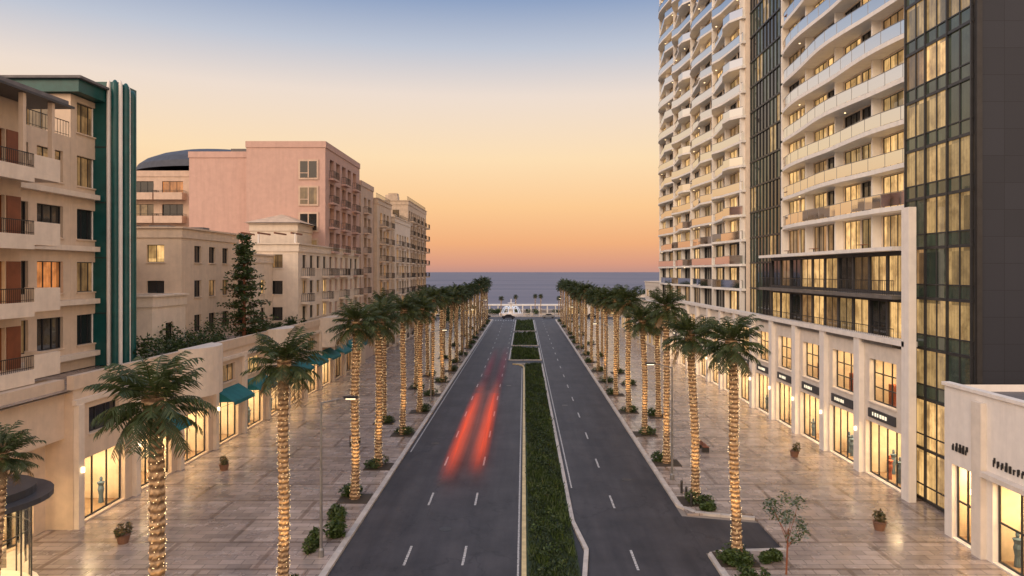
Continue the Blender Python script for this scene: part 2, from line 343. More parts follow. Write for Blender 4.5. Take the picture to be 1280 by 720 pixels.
def leaves(mb,c,rad,n,size,mats,shell=0.5):
    for _ in range(n):
        while True:
            p=Vector((R.uniform(-1,1),R.uniform(-1,1),R.uniform(-1,1)))
            if 0.02<p.length<1: break
        k=R.uniform(shell,1)**0.6; p=p.normalized()*k
        q=Vector((c[0]+p.x*rad[0],c[1]+p.y*rad[1],c[2]+p.z*rad[2]))
        a=Vector((R.gauss(0,1),R.gauss(0,1),R.gauss(0,.6))).normalized(); bb=a.orthogonal().normalized(); bb.rotate(Quaternion(a,R.uniform(0,6.28)))
        s=size*R.uniform(.6,1.3)
        mb.face([tuple(q-a*s),tuple(q+bb*s*.45),tuple(q+a*s),tuple(q-bb*s*.45)],R.choice(mats))
def bush(mb,x,y,z,w,h,n,size=0.12,mats=('leaf_a','leaf_a','leaf_b')):
    for i in range(max(3,int(w*2.5))):
        cx=x+R.uniform(-.5,.5)*w*.7; cy=y+R.uniform(-.5,.5)*w*.7; r=w*R.uniform(.2,.34); hh=h*R.uniform(.35,.62)
        leaves(mb,(cx,cy,z+hh*.8),(r,r,hh),n//max(3,int(w*2.5)),size,mats,0.3)

# ---------------------------------------------------------------- ground, roads
g=MB(); g.face([(-2500,-400,-0.02),(2500,-400,-0.02),(2500,292,-0.02),(-2500,292,-0.02)],'ground'); g.obj('ground')
g=MB(); g.face([(-40000,288,-1.6),(40000,288,-1.6),(40000,60000,-1.6),(-40000,60000,-1.6)],'sea'); g.obj('sea')
g=MB(); g.box(-300,300,282,292,-2,0.05,'sand'); g.obj('beach')
g=MB(); g.box(-120,120,268,268.5,-.01,0.9,'white_stone'); g.obj('promenade_wall')
g=MB(); g.box(-140,140,240.3,267.9,-.01,0.12,'paving'); g.obj('promenade')
g=MB()
g.face([(-9.7,-30,0.0),(0,-30,0.0),(0,116,0.0),(-9.7,116,0.0)],'asphalt')
g.face([(-9.7,116,0.0),(-2.6,116,0.0),(-2.6,226,0.0),(-9.7,226,0.0)],'asphalt')
g.face([(-2.6,116,0.0),(0,116,0.0),(3.0,116,0.0),(3.0,226,0.0),(-2.6,226,0.0)],'asphalt')
g.face([(3.0,-30,0.0),(9.7,-30,0.0),(9.7,226,0.0),(3.0,226,0.0)],'asphalt')
g.face([(0,-30,-0.001),(3.0,-30,-0.001),(3.0,116,-0.001),(0,116,-0.001)],'asphalt')
g.face([(-140,226,0.0),(140,226,0.0),(140,240,0.0),(-140,240,0.0)],'asphalt')
g.face([(9.7,38.4,0.004),(14.0,39.0,0.004),(14.0,43.0,0.004),(9.7,44.2,0.004)],'asphalt')
g.obj('road')
m=MB(); m.box(-27.5,-10.05,-30,226,-.01,.13,'paving'); m.obj('pavement')
m=MB(); m.box(10.05,27.5,-30,38.3,-.01,.13,'paving'); m.box(10.05,27.5,44.3,226,-.01,.13,'paving'); m.prism([(14,38.3),(27.5,38.3),(27.5,44.3),(14,44.3)],-.01,.129,'paving'); m.obj('pavement')
k=MB()
def kerbline(mb,pts,w,h,mat):
    for p,q in zip(pts[:-1],pts[1:]):
        d=Vector((q[0]-p[0],q[1]-p[1])); L=d.length; d/=L; nn=Vector((-d.y,d.x))*w/2; s=0.0
        while s<L-1e-3:
            e=min(L,s+1.0); a=Vector(p)+d*(s+.008); c=Vector(p)+d*(e-.008)
            mb.prism([tuple(a-nn),tuple(c-nn),tuple(c+nn),tuple(a+nn)],-.01,h,mat); s=e
kerbline(k,[(-9.88,-20),(-9.88,226)],.34,.15,'kerb')
kerbline(k,[(9.88,-20),(9.88,38.0),(10.6,38.35),(14,38.6)],.34,.15,'kerb'); kerbline(k,[(14,43.6),(10.6,44.6),(9.88,46),(9.88,226)],.34,.15,'kerb')
k.obj('kerb')
md=B('median_strip')
def medloop(pts,mat='kerb'): kerbline(md['kerb'],pts,.24,.16,mat)
xl,xr=0.0,2.9
medloop([(xl,-20),(xl,112),(-.2,114.5),(-.9,116.2),(-1.8,116.8)],'kerb_yellow'); medloop([(xr,-20),(xr,34.6)]); medloop([(xr,34.6),(3.35,38.6),(xr,43)]); medloop([(xr,43),(xr,116.8),(-1.8,116.8)])
md['grass_bed'].face([(.1,-20,.12),(2.8,-20,.12),(2.8,116.6,.12),(.1,116.6,.12)],'grass')
for (a,c) in ((122,141),(146,176),(182,222)):
    medloop([(-2.5,a),(-2.5,c),(2.9,c),(2.9,a),(-2.5,a)]); md['grass_bed'].face([(-2.4,a+.1,.12),(2.8,a+.1,.12),(2.8,c-.1,.12),(-2.4,c-.1,.12)],'grass')
gm=md['plants']
def blades(x0,x1,y0,y1,n,h,s):
    for _ in range(n):
        x=R.uniform(x0,x1); y=R.uniform(y0,y1); cl=math.sin(x*2.1+y*.7)*math.cos(y*.45+x)>0; a=R.uniform(0,6.28); l=h*R.uniform(.4,1.2)*(1.3 if cl else .6); dx,dy=math.cos(a)*s,math.sin(a)*s; lx,ly=R.uniform(-.5,.5)*l,R.uniform(-.5,.5)*l
        gm.face([(x-dx,y-dy,.12),(x+dx,y+dy,.12),(x+lx+dx*.3,y+ly+dy*.3,.12+l),(x+lx-dx*.5,y+ly-dy*.5,.12+l*.9)],R.choice(['leaf_a','leaf_a','leaf_b'] if cl else ['leaf_a','grass','grass']))
blades(.25,2.7,26,60,10000,.28,.03); blades(.25,2.7,60,116,8000,.32,.06)
for a,c in ((122,141),(146,176),(182,222)): blades(-2.2,2.6,a+.3,c-.3,2200,.4,.1)
for i in range(190):
    y=26+90*R.random()**1.2; w_=R.uniform(.3,.6); leaves(gm,(R.uniform(.6,2.3),y,.3),(w_,w_,R.uniform(.2,.42)),80,.085,R.choice([('leaf_a','leaf_b'),('leaf_a','grass'),('leaf_a','leaf_a','grass')]),.3)
md.done()
rm=MB()
def dash(x,y0,y1,w=.13): rm.face([(x-w/2,y0,.004),(x+w/2,y0,.004),(x+w/2,y1,.004),(x-w/2,y1,.004)],'road_paint')
y=30.8
while y<222:
    dash(-6.15,y+6.0,y+8.6); dash(-3.15,y+6.0,y+8.6); dash(5.75,y+5.4,y+8.0); y+=9.5
dash(3.3,50,226,.10); dash(3.3,-20,30,.10); dash(-.3,-20,112,.10); dash(-9.45,60,226,.1)
for i in range(12): rm.face([(-9+i*.8,222.5,.004),(-8.6+i*.8,222.5,.004),(-8.6+i*.8,225.5,.004),(-9+i*.8,225.5,.004)],'road_paint')
rm.obj('road_markings')
mh=MB()
for x,y in ((-4.6,42),(-7.8,63),(7.4,52),(4.6,81),(-2,95)): mh.lathe(x,y,[(.36,.003),(.36,.007),(.30,.008),(.28,.006)],'metal_dark',16)
mh.obj('manhole_covers')

# ---------------------------------------------------------------- light trails
def add_trail(y0,y1,xc,col,col2,st,am):
    tag=str(int(y0)); e=empty('car_light_trail')
    for i,dx in enumerate((-.95,.95)):
        nm='trail_m%s_%d'%(tag,i); trail(nm,col,st,y0+i*1.5,y1+i*3,xc+dx-.85,xc+dx+.85,am)
        mb=MB(); mb.face([(xc+dx-.85,y0,.85+i*.01),(xc+dx+.85,y0,.85+i*.01),(xc+dx+.85,y1+3,.85+i*.01),(xc+dx-.85,y1+3,.85+i*.01)],nm); mb.obj('tail_light_streak_%d'%i,e)
    nm='trail_b'+tag; trail(nm,col2,st*.5,y0,y1+4,xc-1.8,xc+1.8,am*.45)
    mb=MB(); prof=[(-1.7,.3),(-1.0,.7),(-.7,1.2),(.7,1.2),(1.0,.7),(1.7,.3)]
    for p,q in zip(prof[:-1],prof[1:]): mb.face([(xc+p[0],y0,p[1]),(xc+q[0],y0,q[1]),(xc+q[0],y1+4,q[1]),(xc+p[0],y1+4,p[1])],nm)
    mb.obj('blurred_body',e)
add_trail(47.5,96,-4.4,(1,.11,.05),(.8,.25,.2),1.15,.8)
add_trail(84,140,-4.2,(.6,.13,.2),(.4,.14,.22),.42,.4)

# ---------------------------------------------------------------- shops
def shoproom(b,o,u,n,bays,z0,z1,depth=4.0,panel='panel',pw=.35,disp=True):
    ro=b['shop_interior']
    for a0,a1 in bays:
        q=lambda pts,m: ro.face([PT(o,u,n,*p) for p in pts],m)
        A0,A1=a0-.25,a1+.25; d0=-.46
        q([(A0,z0+.01,d0),(A1,z0+.01,d0),(A1,z0+.01,-depth),(A0,z0+.01,-depth)],'shelf'); q([(A0,z1,d0),(A1,z1,d0),(A1,z1,-depth),(A0,z1,-depth)],'interior')
        q([(A0,z0,-depth),(A1,z0,-depth),(A1,z1,-depth),(A0,z1,-depth)],'interior'); q([(A0,z0,d0),(A0,z0,-depth),(A0,z1,-depth),(A0,z1,d0)],'interior'); q([(A1,z0,d0),(A1,z0,-depth),(A1,z1,-depth),(A1,z1,d0)],'interior')
        c=(a0+a1)/2; q([(c-pw*2,z1-.03,-1.0),(c+pw*2,z1-.03,-1.0),(c+pw*2,z1-.03,-depth+1.2),(c-pw*2,z1-.03,-depth+1.2)],panel)
        k=a1-a0
        if disp:
            for s in range(4): obox(ro,o,u,n,a0+.3,a1-.3,-depth+.02,-depth+.4,z0+.5+s*.7,z0+.55+s*.7,'shelf')
            for s in range(4):
                a=a0+.3
                while a<a1-.5:
                    w=R.uniform(.15,.5); h=R.uniform(.15,.5)
                    if R.random()<.75: obox(ro,o,u,n,a,a+w,-depth+.05,-depth+.35,z0+.552+s*.7,z0+.552+s*.7+h,R.choice(['goods_a','goods_b','goods_c','shelf']))
                    a+=w+.05
            for s in range(int(k/1.1)):
                a=a0+.5+s*1.1+R.uniform(-.2,.2); dd=R.uniform(-2.0,-.9); c=PT(o,u,n,a,0,dd); hh=R.uniform(.8,1.0)
                mt=R.choice(['goods_a','goods_b','goods_c']); ro.lathe(c[0],c[1],[(.02,z0+.02),(.16,z0+.03),(.13,z0+.6*hh),(.2,z0+1.0*hh),(.15,z0+1.25*hh),(.24,z0+1.5*hh),(.07,z0+1.58*hh),(.1,z0+1.7*hh),(.08,z0+1.85*hh),(.01,z0+1.9*hh)],mt,8)
def awning(mb,o,u,n,a0,a1,z,dp=1.5,dr=.9,mat='teal_awning'):
    mb.face([PT(o,u,n,a0,z,.02),PT(o,u,n,a1,z,.02),PT(o,u,n,a1,z-dr,dp),PT(o,u,n,a0,z-dr,dp)],mat)
    mb.face([PT(o,u,n,a0,z-dr,dp),PT(o,u,n,a1,z-dr,dp),PT(o,u,n,a1,z-dr-.3,dp+.02),PT(o,u,n,a0,z-dr-.3,dp+.02)],mat)
    for a in (a0,a1): mb.face([PT(o,u,n,a,z,.02),PT(o,u,n,a,z-dr,dp),PT(o,u,n,a,z-dr-.05,.02)],mat); mb.tube(PT(o,u,n,a,z-dr-.6,.02),PT(o,u,n,a,z-dr-.02,dp),.02,.02,'metal_dark',4)

b=B('shop_arcade')
X=-26.0; o=(X,41.5); u=(0,1); n=(1,0); W=118-41.5; H=8.2
bays=[]; a=.8
while a+5.2<W: bays.append((a,a+4.6)); a+=6.2
facade(b,o,u,n,W,0.1,4.9,[(0.25,3.95)],bays,'cream',glass='shop_glass',mull=2,tr=0,d=.35,sill=False,fw=.09)
facade(b,o,u,n,W,4.9,H,[(5.35,6.9)],[(a0+.7,a1-.7) for i,(a0,a1) in enumerate(bays) if i%3!=2],'cream',[('glass_lit',3),('glass_dim',2),('glass_dark',2)],mull=2,d=.3)
shoproom(b,o,u,n,bays,.2,4.05,3.6,pw=.5)
for i,(a0,a1) in enumerate(bays):
    obox(b['walls'],o,u,n,a0-.75,a0-.2,.003,.3,.1,H-.9,'cream_light')
    if i not in (0,2): awning(b['awnings'],o,u,n,a0+(1.9 if i==1 else 0),a1,4.9)
    c=PT(o,u,n,a0-.48,0,.38); b['wall_lamps'].box(c[0]-.07,c[0]+.07,c[1]-.07,c[1]+.07,3.35,3.65,'lamp_glow')
    if i%3==2:
        cy=o[1]+(a0+a1)/2; pts=[(X+.004,cy-2.9)]+[(X+.3+1.5*math.sin(t),cy-2.6*math.cos(t)) for t in [math.pi*j/10 for j in range(11)]]+[(X+.004,cy+2.9)]
        b['curved_bay'].prism(pts,5.4,H+.95,'cream_light')
obox(b['walls'],o,u,n,-.1,W,.003,.22,H-.9,H-.6,'cream_light'); obox(b['walls'],o,u,n,-.1,W,-.3,.1,H,H+.8,'cream')
facade(b,(-50,41.5),(1,0),(0,-1),24,0.1,H,[],[],'cream'); b['roof'].face([(-50,30,H),(X,30,H),(X,118,H),(-50,118,H)],'paving')
facade(b,(X,118),(-1,0),(0,1),24,0.1,H,[],[],'cream')
facade(b,(-27.6,30),(0,1),(1,0),11.5,.1,H-.004,[(.3,3.7)],[(1,4.5),(5.5,10.5)],'cream',glass='shop_glass',mull=3,d=.35,sill=False,fw=.09)
shoproom(b,(-27.6,30),(0,1),(1,0),[(1,4.5),(5.5,10.5)],.2,3.8,3.2,pw=.5)
b['roof'].face([(-27.6,30,H-.1),(X,30,H-.1),(X,41.5,H-.1),(-27.6,41.5,H-.1)],'cream')
obox(b['walls'],(-26.5,30),(0,1),(1,0),0,11.5,-1.1,.0,5.4,H+.6,'cream')
rp=b['roof_plants']
for (x,y,w,h) in ((-27.5,57,2.5,1.6),(-29,60,3,2),(-28,64,2.6,1.5),(-31,62,3,2.4),(-27.6,72,3,1.6),(-28,76,3,2),(-27.4,80,2.4,1.3),(-30,67,4,2.5),(-27.2,88,2,1.2),(-28.5,54.5,3,2.2),(-27.4,84,2.4,1.6)): bush(rp,x,y,H,w,h,600,.16)
b.done()
b=B('cafe_pavilion'); cx,cy=-25.6,33.2
def arc(r,n=28): return [(cx+r*math.cos(2*math.pi*i/n),cy+r*math.sin(2*math.pi*i/n)) for i in range(n)]
b['canopy'].prism(arc(3.3),4.35,4.6,'dark_band'); b['canopy'].prism(arc(2.6),4.6,4.95,'dark_band'); b['floor'].prism(arc(2.7),.13,.25,'white_stone')
pp=arc(2.4)
for i in range(len(pp)):
    p,q=pp[i],pp[(i+1)%len(pp)]; b['glazing'].face([(*p,.25),(*q,.25),(*q,4.3),(*p,4.3)],'shop_glass')
    if i%2==0: b['frames'].tube((*p,.25),(*p,4.35),.035,.035,'frame_dark',4)
    b['frames'].tube((*p,2.9),(*q,2.9),.03,.03,'frame_dark',4)
b['ceiling_light'].prism(arc(1.0),4.24,4.3,'panel'); b['counter'].lathe(cx,cy,[(.01,.25),(.9,.26),(.9,1.3),(1.0,1.35),(.4,1.4),(.35,3),(.01,3.05)],'goods_c')
b.done()

# ---- near-left apartment building
b=B('apartment_building')
WA=[('glass_dark',4),('glass_dim',3),('glass_orange',1.5),('glass_lit',.6)]
fl=[9.4,13.1,16.8,20.5]
z0=8.25
facade(b,(-29,26),(0,1),(1,0),15.5,z0,24.8,[(f+.1,f+2.5) for f in fl],[(1,3.2),(4.2,6.4),(7.6,9.8),(11.2,14.2)],'cream',WA,mull=1,frame='wood',sill=False)
for f in fl:
    for a in (3.3,6.5,9.9,10.55): obox(b['shutters'],(-29,26),(0,1),(1,0),a,a+.6,.004,.06,f+.1,f+2.5,'wood')
    obox(b['shutters'],(-29,26),(0,1),(1,0),14.3,15.4,.004,.06,f+.1,f+2.5,'wood')
facade(b,(-45,41.5),(1,0),(0,1),16,z0,24.8,[],[],'cream')
facade(b,(-45,26),(1,0),(0,-1),16,z0,24.8,[],[],'cream')
o=(-29,26);u=(0,1);n=(1,0)
for i,f in enumerate(fl):
    obox(b['balconies'],o,u,n,-.0,15.9,.004,2.0,f-.3,f,'cream_light')
    for (s0,s1) in [(0,4.6),(5.2,10.2),(10.8,15.9)]:
        if s1>15: obox(b['balconies'],o,u,n,s1-2.2,s1,1.86,2.0,f+.002,f+1.0,'cream_light'); obox(b['balconies'],o,u,n,s1-.14,s1,.004,1.86,f+.002,f+1.0,'cream_light'); e=s1-2.2
        else: e=s1
        obox(b['balconies'],o,u,n,s0,e,1.9,2.003,f-.55,f+.25,'cream_light')
        rail(b['railings'],[(-29+1.95,26+s0+.02),(-29+1.95,26+e)],f+.25,.75,.14)
        if s0>0: obox(b['balconies'],o,u,n,s0-.5,s0+.02,.004,1.2,f+.002,f+3.3,'cream')
b['roof'].box(-46,-27.2,25,43,24.9,25.2,'roof_grey'); b['roof'].box(-46,-26.9,24.8,43.1,24.75,24.88,'dark_band')
for y in (30,34.5,39,41.4): b['balconies'].box(-27.4,-27.15,y,y+.25,20.5,24.74,'cream')
block(b,-45,-31,41.6,49.2,z0,24.2,'cream',{'E':dict(fh=3.7,z0=9.4,sill=.5,wh=2.1,pitch=3.4,ww=2.6,mull=2,w=WA,m=.2)},par=0)
block(b,-45,-31,49.21,53,z0,27.2,'cream',{'E':dict(fh=3.7,z0=9.4,sill=.5,wh=2.1,pitch=3.2,ww=2.4,mull=2,w=WA,m=.2),'N':dict(fh=3.7,z0=9.4,pitch=4,ww=1.6),'S':dict(z0=24.4,fh=3,sill=.3,wh=2,pitch=2.4,ww=2,w=WA)},par=0)
for f in fl: obox(b['walls'],(-31,41.6),(0,1),(1,0),.3,10.2,.004,.5,f-.35,f,'cream_light')
b['cornice'].box(-45.5,-30.2,48.8,53.4,27.25,28.1,'teal'); b['cornice'].box(-45.8,-29.9,48.5,53.6,28.11,28.28,'roof_grey')
rail(b['railings'],[(-44,41.8),(-31,41.8),(-31,49)],24.2,1,.3)
b['teal_pylon'].box(-33,-29.4,52.01,54.6,z0,28.75,'teal')
def fin(x,y,r,mat,ztop):
    prof=[(r,z0),(r,ztop-.6)]+[(r*math.cos(t),ztop-.6+.6*math.sin(t)) for t in (0.5,.9,1.2,1.5)]
    b['pylon_fins'].lathe(x,y,prof,mat,12)
fin(-30.0,52.0,.15,'white_paint',28.9); fin(-29.55,52.0,.24,'teal',28.9); fin(-29.25,52.15,.15,'white_paint',28.9); fin(-29.1,52.6,.24,'teal',28.8); fin(-29.15,53.05,.15,'white_paint',28.7); fin(-29.2,53.6,.3,'teal',28.5); fin(-31.2,52.0,.06,'white_paint',28)
for z in (12,16,20,24): b['teal_pylon'].box(-33.05,-29.9,51.96,54,z,z+.06,'frame_dark')
b.done()

WC=[('glass_dark',5),('glass_dim',2.5),('glass_lit',1.8)]
def hip(mb,x0,x1,y0,y1,z,h,mat):
    xm,ym=(x0+x1)/2,(y0+y1)/2; i=min(x1-x0,y1-y0)/2
    if y1-y0>x1-x0:
        a=(xm,y0+i,z+h);c=(xm,y1-i,z+h)
        mb.face([(x0,y0,z),(x1,y0,z),a],mat); mb.face([(x1,y0,z),(x1,y1,z),c,a],mat); mb.face([(x1,y1,z),(x0,y1,z),c],mat); mb.face([(x0,y1,z),(x0,y0,z),a,c],mat)
    else:
        a=(x0+i,ym,z+h);c=(x1-i,ym,z+h)
        mb.face([(x0,y0,z),(x1,y0,z),c,a],mat); mb.face([(x1,y0,z),(x1,y1,z),c],mat); mb.face([(x1,y1,z),(x0,y1,z),a,c],mat); mb.face([(x0,y1,z),(x0,y0,z),a],mat)
b=B('low_rise_building'); block(b,-44,-31.4,66,79,8.0,18.3,'cream',{'S':dict(fh=3.3,z0=8.3,pitch=2.6,ww=1.6,w=WC,m=.3),'E':dict(fh=3.3,z0=8.3,pitch=3.2,ww=1.5,w=WC)})
block(b,-37,-31.0,60,65.9,8.0,12.2,'cream_light',{'S':dict(pitch=3,ww=1.6),'E':dict(pitch=2.8,ww=1.4)})
block(b,-48,-38,58,65.8,8.0,17,'peach',{'S':dict(pitch=3,ww=1.6,fh=3.2),'E':dict(pitch=2.8,ww=1.4,fh=3.2)})
for p in ((-40,70),(-35,74),(-37,71)): b['roof_units'].box(p[0],p[0]+2,p[1],p[1]+1.5,18.3,19.6,'roof_grey')
b.done()
b=B('terraced_building')
block(b,-39,-30,79.5,85.9,8.0,16.2,'cream_light',{'S':dict(fh=3.2,z0=8.3,pitch=2.8,ww=1.3,w=WC,m=.2),'E':dict(fh=3.2,z0=8.3,pitch=3,ww=1.3,w=WC)})
block(b,-37,-27,86,118,8.0,17.6,'cream_light',{'S':dict(fh=3.15,z0=8.2,pitch=2.5,ww=1.3,w=WC,m=.2),'E':dict(fh=3.15,z0=8.2,pitch=3.0,ww=1.5,w=WC,balc=1.0,bev=3,bw=0)})
block(b,-35,-29,92,112,17.61,20.4,'cream_light',{'S':dict(pitch=2.4,ww=1.3),'E':dict(pitch=3,ww=1.5)})
for x in range(-36,-27,2): b['pergola'].box(x,x+.15,86.3,90.5,19.6,19.8,'wood')
for x in (-36.5,-32,-27.6): b['pergola'].box(x,x+.18,86.4,86.6,17.6,19.6,'white_paint')
hip(b['hip_roof'],-35.6,-28.4,91.4,112.6,21.3,1.3,'beige')
for i in range(14): bush(b['roof_plants'],R.uniform(-38,-31),R.uniform(80.5,85),16.2 ,1.6,1.4,160,.15)
b.done()
b=B('pink_hotel')
block(b,-47,-31.5,101,126,0,31.2,'pink',{'N':dict(pitch=4,ww=1.6)},cornice=False)
WP=[('glass_dark',7),('glass_dim',2),('glass_lit',.8)]
block(b,-38,-27.2,98.5,119,0,32.2,'pink',{'E':dict(fh=3.4,z0=14.5,sill=.6,wh=2.1,pitch=3.4,ww=2.2,w=WP,d=.6,balc=.7,bev=2)},cornice=False)
o,u,n,W=(-38,98.5),(1,0),(0,-1),10.8
for f in [17.0,20.6,24.2,27.8]:
    a=7.4
    obox(b['walls'],o,u,n,a-.25,a+2.5,.004,.14,f-.15,f+2.6,'peach'); obox(b['windows'],o,u,n,a,a+2.25,.145,.16,f+.1,f+2.35,pick(WP)); obox(b['windows'],o,u,n,a+1.05,a+1.2,.161,.2,f+.1,f+2.35,'peach'); obox(b['windows'],o,u,n,a,a+1.05,.161,.19,f+.7,f+.8,'peach')
block(b,-42,-27.0,119.2,129,0,29.5,'peach',{'E':dict(fh=3.4,z0=8,pitch=3.1,ww=1.9,w=WP,d=.5,balc=.8,bev=2),'S':dict(fh=3.4,z0=8,pitch=3.1,ww=1.9)},cornice=False)
block(b,-66,-47.2,103,120,0,28.8,'peach',{'S':dict(fh=3.3,z0=9,sill=.3,wh=2.2,pitch=4.2,ww=3,mull=2,w=WA,balc=1.4,bev=1,bstyle='solid')},cornice=False)
dm=b['curved_roof']; seg=32
for i in range(6):
    for j in range(seg):
        f=lambda i_,j_:( -53+14*math.cos(i_*math.pi/12)*math.cos(2*math.pi*j_/seg), 126+11*math.cos(i_*math.pi/12)*math.sin(2*math.pi*j_/seg), 32+4.2*math.sin(i_*math.pi/12))
        dm.face([f(i,j),f(i,j+1),f(i+1,j+1),f(i+1,j)],'roof_dome')
b['roof_drum'].box(-66,-42,121,136,20,32,'peach')
for p in ((-36,110),(-40,112),(-44,108)): b['roof_units'].box(p[0],p[0]+2.5,p[1],p[1]+2,31,33.5,'roof_grey')
b.done()
for (x0,y0,y1,z,wall,nm) in ((-44,129.5,143,27.5,'cream','residential_building'),(-44,143.5,163,25.2,'cream_light','residential_building'),(-44,164,194,30.5,'beige','residential_building')):
    b=B(nm); xe=-26.4 if z!=25.2 else -25.8
    block(b,x0,xe,y0,y1,0,z,wall,{'E':dict(fh=3.2,z0=1,sill=.5,wh=2.0,pitch=3.2,ww=1.9,w=WC,d=.4,balc=1.2,bev=2,bstyle='rail'),'S':dict(fh=3.2,z0=1,pitch=3,ww=1.5,w=WC,balc=.9,bev=2),'N':dict(fh=3.2,pitch=3,ww=1.5)})
    for i in range(4): xx=xe-2-R.random()*8; yy=R.uniform(y0+1,y1-4); hh=R.uniform(1.5,3); b['roof_units'].box(xx-2,xx,yy,yy+2.5,z+.02,z+hh,R.choice(['roof_grey','cream','beige']))
    rail(b['railings'],[(xe-.2,y0),(xe-.2,y1)],z+.85,.9,.4)
    b.done()

# ---------------------------------------------------------------- right side
b=B('retail_podium'); X=25.3; o=(X,128);u=(0,-1);n=(-1,0)
W=128-47.0; H=9.8
bays=[];a=W-6.3
while a>0.5: bays.append((a,a+5.0)); a-=6.3
bays=bays[::-1]
facade(b,o,u,n,W,.1,5.0,[(.2,4.1)],bays,'white_stone',glass='shop_glass',mull=3,tr=0,d=.4,sill=False,fw=.1)
ub=[(a0+.6,a1-.6) for a0,a1 in bays]
facade(b,o,u,n,W,5.0,H,[(5.6,8.7)],ub,'white_stone',glass='shop_glass',mull=2,tr=2,d=.4,sill=True,fw=.08)
shoproom(b,o,u,n,bays,.14,4.2,4.0,pw=.5); shoproom(b,o,u,n,ub,5.3,8.9,3.0,pw=.4,disp=False)
for i,(a0,a1) in enumerate(bays):
    obox(b['pilasters'],o,u,n,a0-1.1,a0-.2,.004,.4,.1,H+.3,'white_paint')
    obox(b['signs'],o,u,n,a0+.6,a1-.6,.004,.12,4.45,5.1,'dark_band')
    L=R.randint(4,7)
    for j in range(L): obox(b['signs'],o,u,n,a0+1.3+j*.36,a0+1.3+j*.36+R.uniform(.12,.26),.121,.15,4.65,4.9,'sign_glow')
    c=PT(o,u,n,a0-.65,0,.48); b['wall_lamps'].box(c[0]-.06,c[0]+.06,c[1]-.06,c[1]+.06,3.15,3.42,'lamp_glow')
    for s in (.3,.7): aa=a0+.6+(a1-a0-1.2)*s; obox(b['shop_interior'],o,u,n,aa-.35,aa+.35,-1.4,-1.0,5.32,5.32+R.uniform(1.0,1.8),R.choice(['goods_a','goods_b','goods_c']))
obox(b['pilasters'],o,u,n,W-.3,W+.6,.004,.5,.1,19.2,'white_paint')
obox(b['cornice'],o,u,n,0,W,-.4,.5,H+.3,H+.65,'white_paint'); b['roof'].face([(X,47,H),(50,47,H),(50,128,H),(X,128,H)],'paving')
facade(b,(50,128),(-1,0),(0,1),50-X,.1,H,[],[],'white_stone')
b.done()
b=B('low_rise_shops'); block(b,25.6,45,128.5,190,0,8.3,'white_stone',{'W':dict(fh=4,z0=.1,sill=.3,wh=2.8,pitch=5,ww=3.6,mull=2,w=[('glass_lit',4),('glass_dim',1)]),'N':dict(pitch=4,ww=2)})
block(b,29,42,150,172,8.31,12,'white_stone',{'W':dict(fh=3.5,pitch=4,ww=2.4,w=WC),'S':dict(fh=3.5,pitch=4,ww=2.4,w=WC)})
b.done()

b=B('glass_hotel_tower')
TOP=66
o=(26.0,49.0);u=(0,-1);n=(-1,0)
W=7.6
facade(b,o,u,n,W,.1,TOP,[],[],'dark_band')
cw=b['curtain_glass']; cf=b['curtain_frames']
z=.3; fh=3.25
while z<TOP:
    for i in range(3):
        a0=.25+i*2.4
        for j,(s0,s1) in enumerate(((0,.9),(.9,fh))):
            g_=('glass_green' if j==0 else R.choices(['glass_gold','glass_green','glass_lit','glass_dim'],[6,3,.7,1.5])[0]) if z>4 else 'glass_lit'
            cw.face([PT(o,u,n,a0,z+s0,.05),PT(o,u,n,a0+2.36,z+s0,.05),PT(o,u,n,a0+2.36,z+s1,.05),PT(o,u,n,a0,z+s1,.05)],g_)
    obox(cf,o,u,n,.1,7.5,.052,.16,z-.09,z+.09,'frame_dark'); obox(cf,o,u,n,.1,7.5,.052,.12,z+.86,z+.94,'frame_dark')
    z+=fh
for i in range(7):
    a=.2+i*1.2; obox(cf,o,u,n,a-.05,a+.05,.053,.2 if i%2==0 else .11,.2,TOP,'frame_dark')
facade(b,(26.0,41.38),(1,0),(0,-1),16,8.5,TOP,[],[],'cladding_dark')
facade(b,(42,41.38),(0,1),(1,0),35,0,TOP,[],[],'cladding_dark')
b['core_ribs'].box(25.95,26.25,41.2,41.37,8.6,TOP,'metal_dark'); b['core_ribs'].box(29.9,30.1,41.25,41.37,8.6,TOP,'metal_dark')
o=(26.2,76.5);u=(0,-1);n=(-1,0);W=27.4
WL=[('glass_lit',5),('glass_dim',2),('glass_dark',4),('glass_gold',2)]
fz=[10.1,13.4]
facade(b,o,u,n,W,9.8,16.7,[(f+.2,f+2.8) for f in fz],colsfor(W,2.7,2.45,.1),'dark_band',[('glass_lit',4),('glass_gold',3),('glass_dim',3),('glass_dark',1.5)],d=.15,mull=1,tr=0,sill=False)
facade(b,(26.2,76.5),(1,0),(0,1),4,9.8,16.7,[],[],'dark_band')
for f in fz+[16.75]:
    obox(b['slabs'],o,u,n,-.5,W,.004,1.1,f-.28,f,'white_slab' if f>16 else 'metal_grey')
    if f<16: rail(b['railings'],[PT(o,u,n,-.4,0,1.0)[:2],PT(o,u,n,W,0,1.0)[:2]],f,1.0,.3)
b['slabs'].face([(26.2,49.1,16.7),(30,49.1,16.7),(30,76.5,16.7),(26.2,76.5,16.7)],'white_slab')
o=(28.0,76.5);W=27.4; z=16.72; fh=3.05; fi=0
apt=[(.35,3.3),(3.45,6.45),(6.95,9.9),(10.05,13.05),(13.55,16.6),(16.75,19.75),(20.25,23.4),(23.55,26.95)]
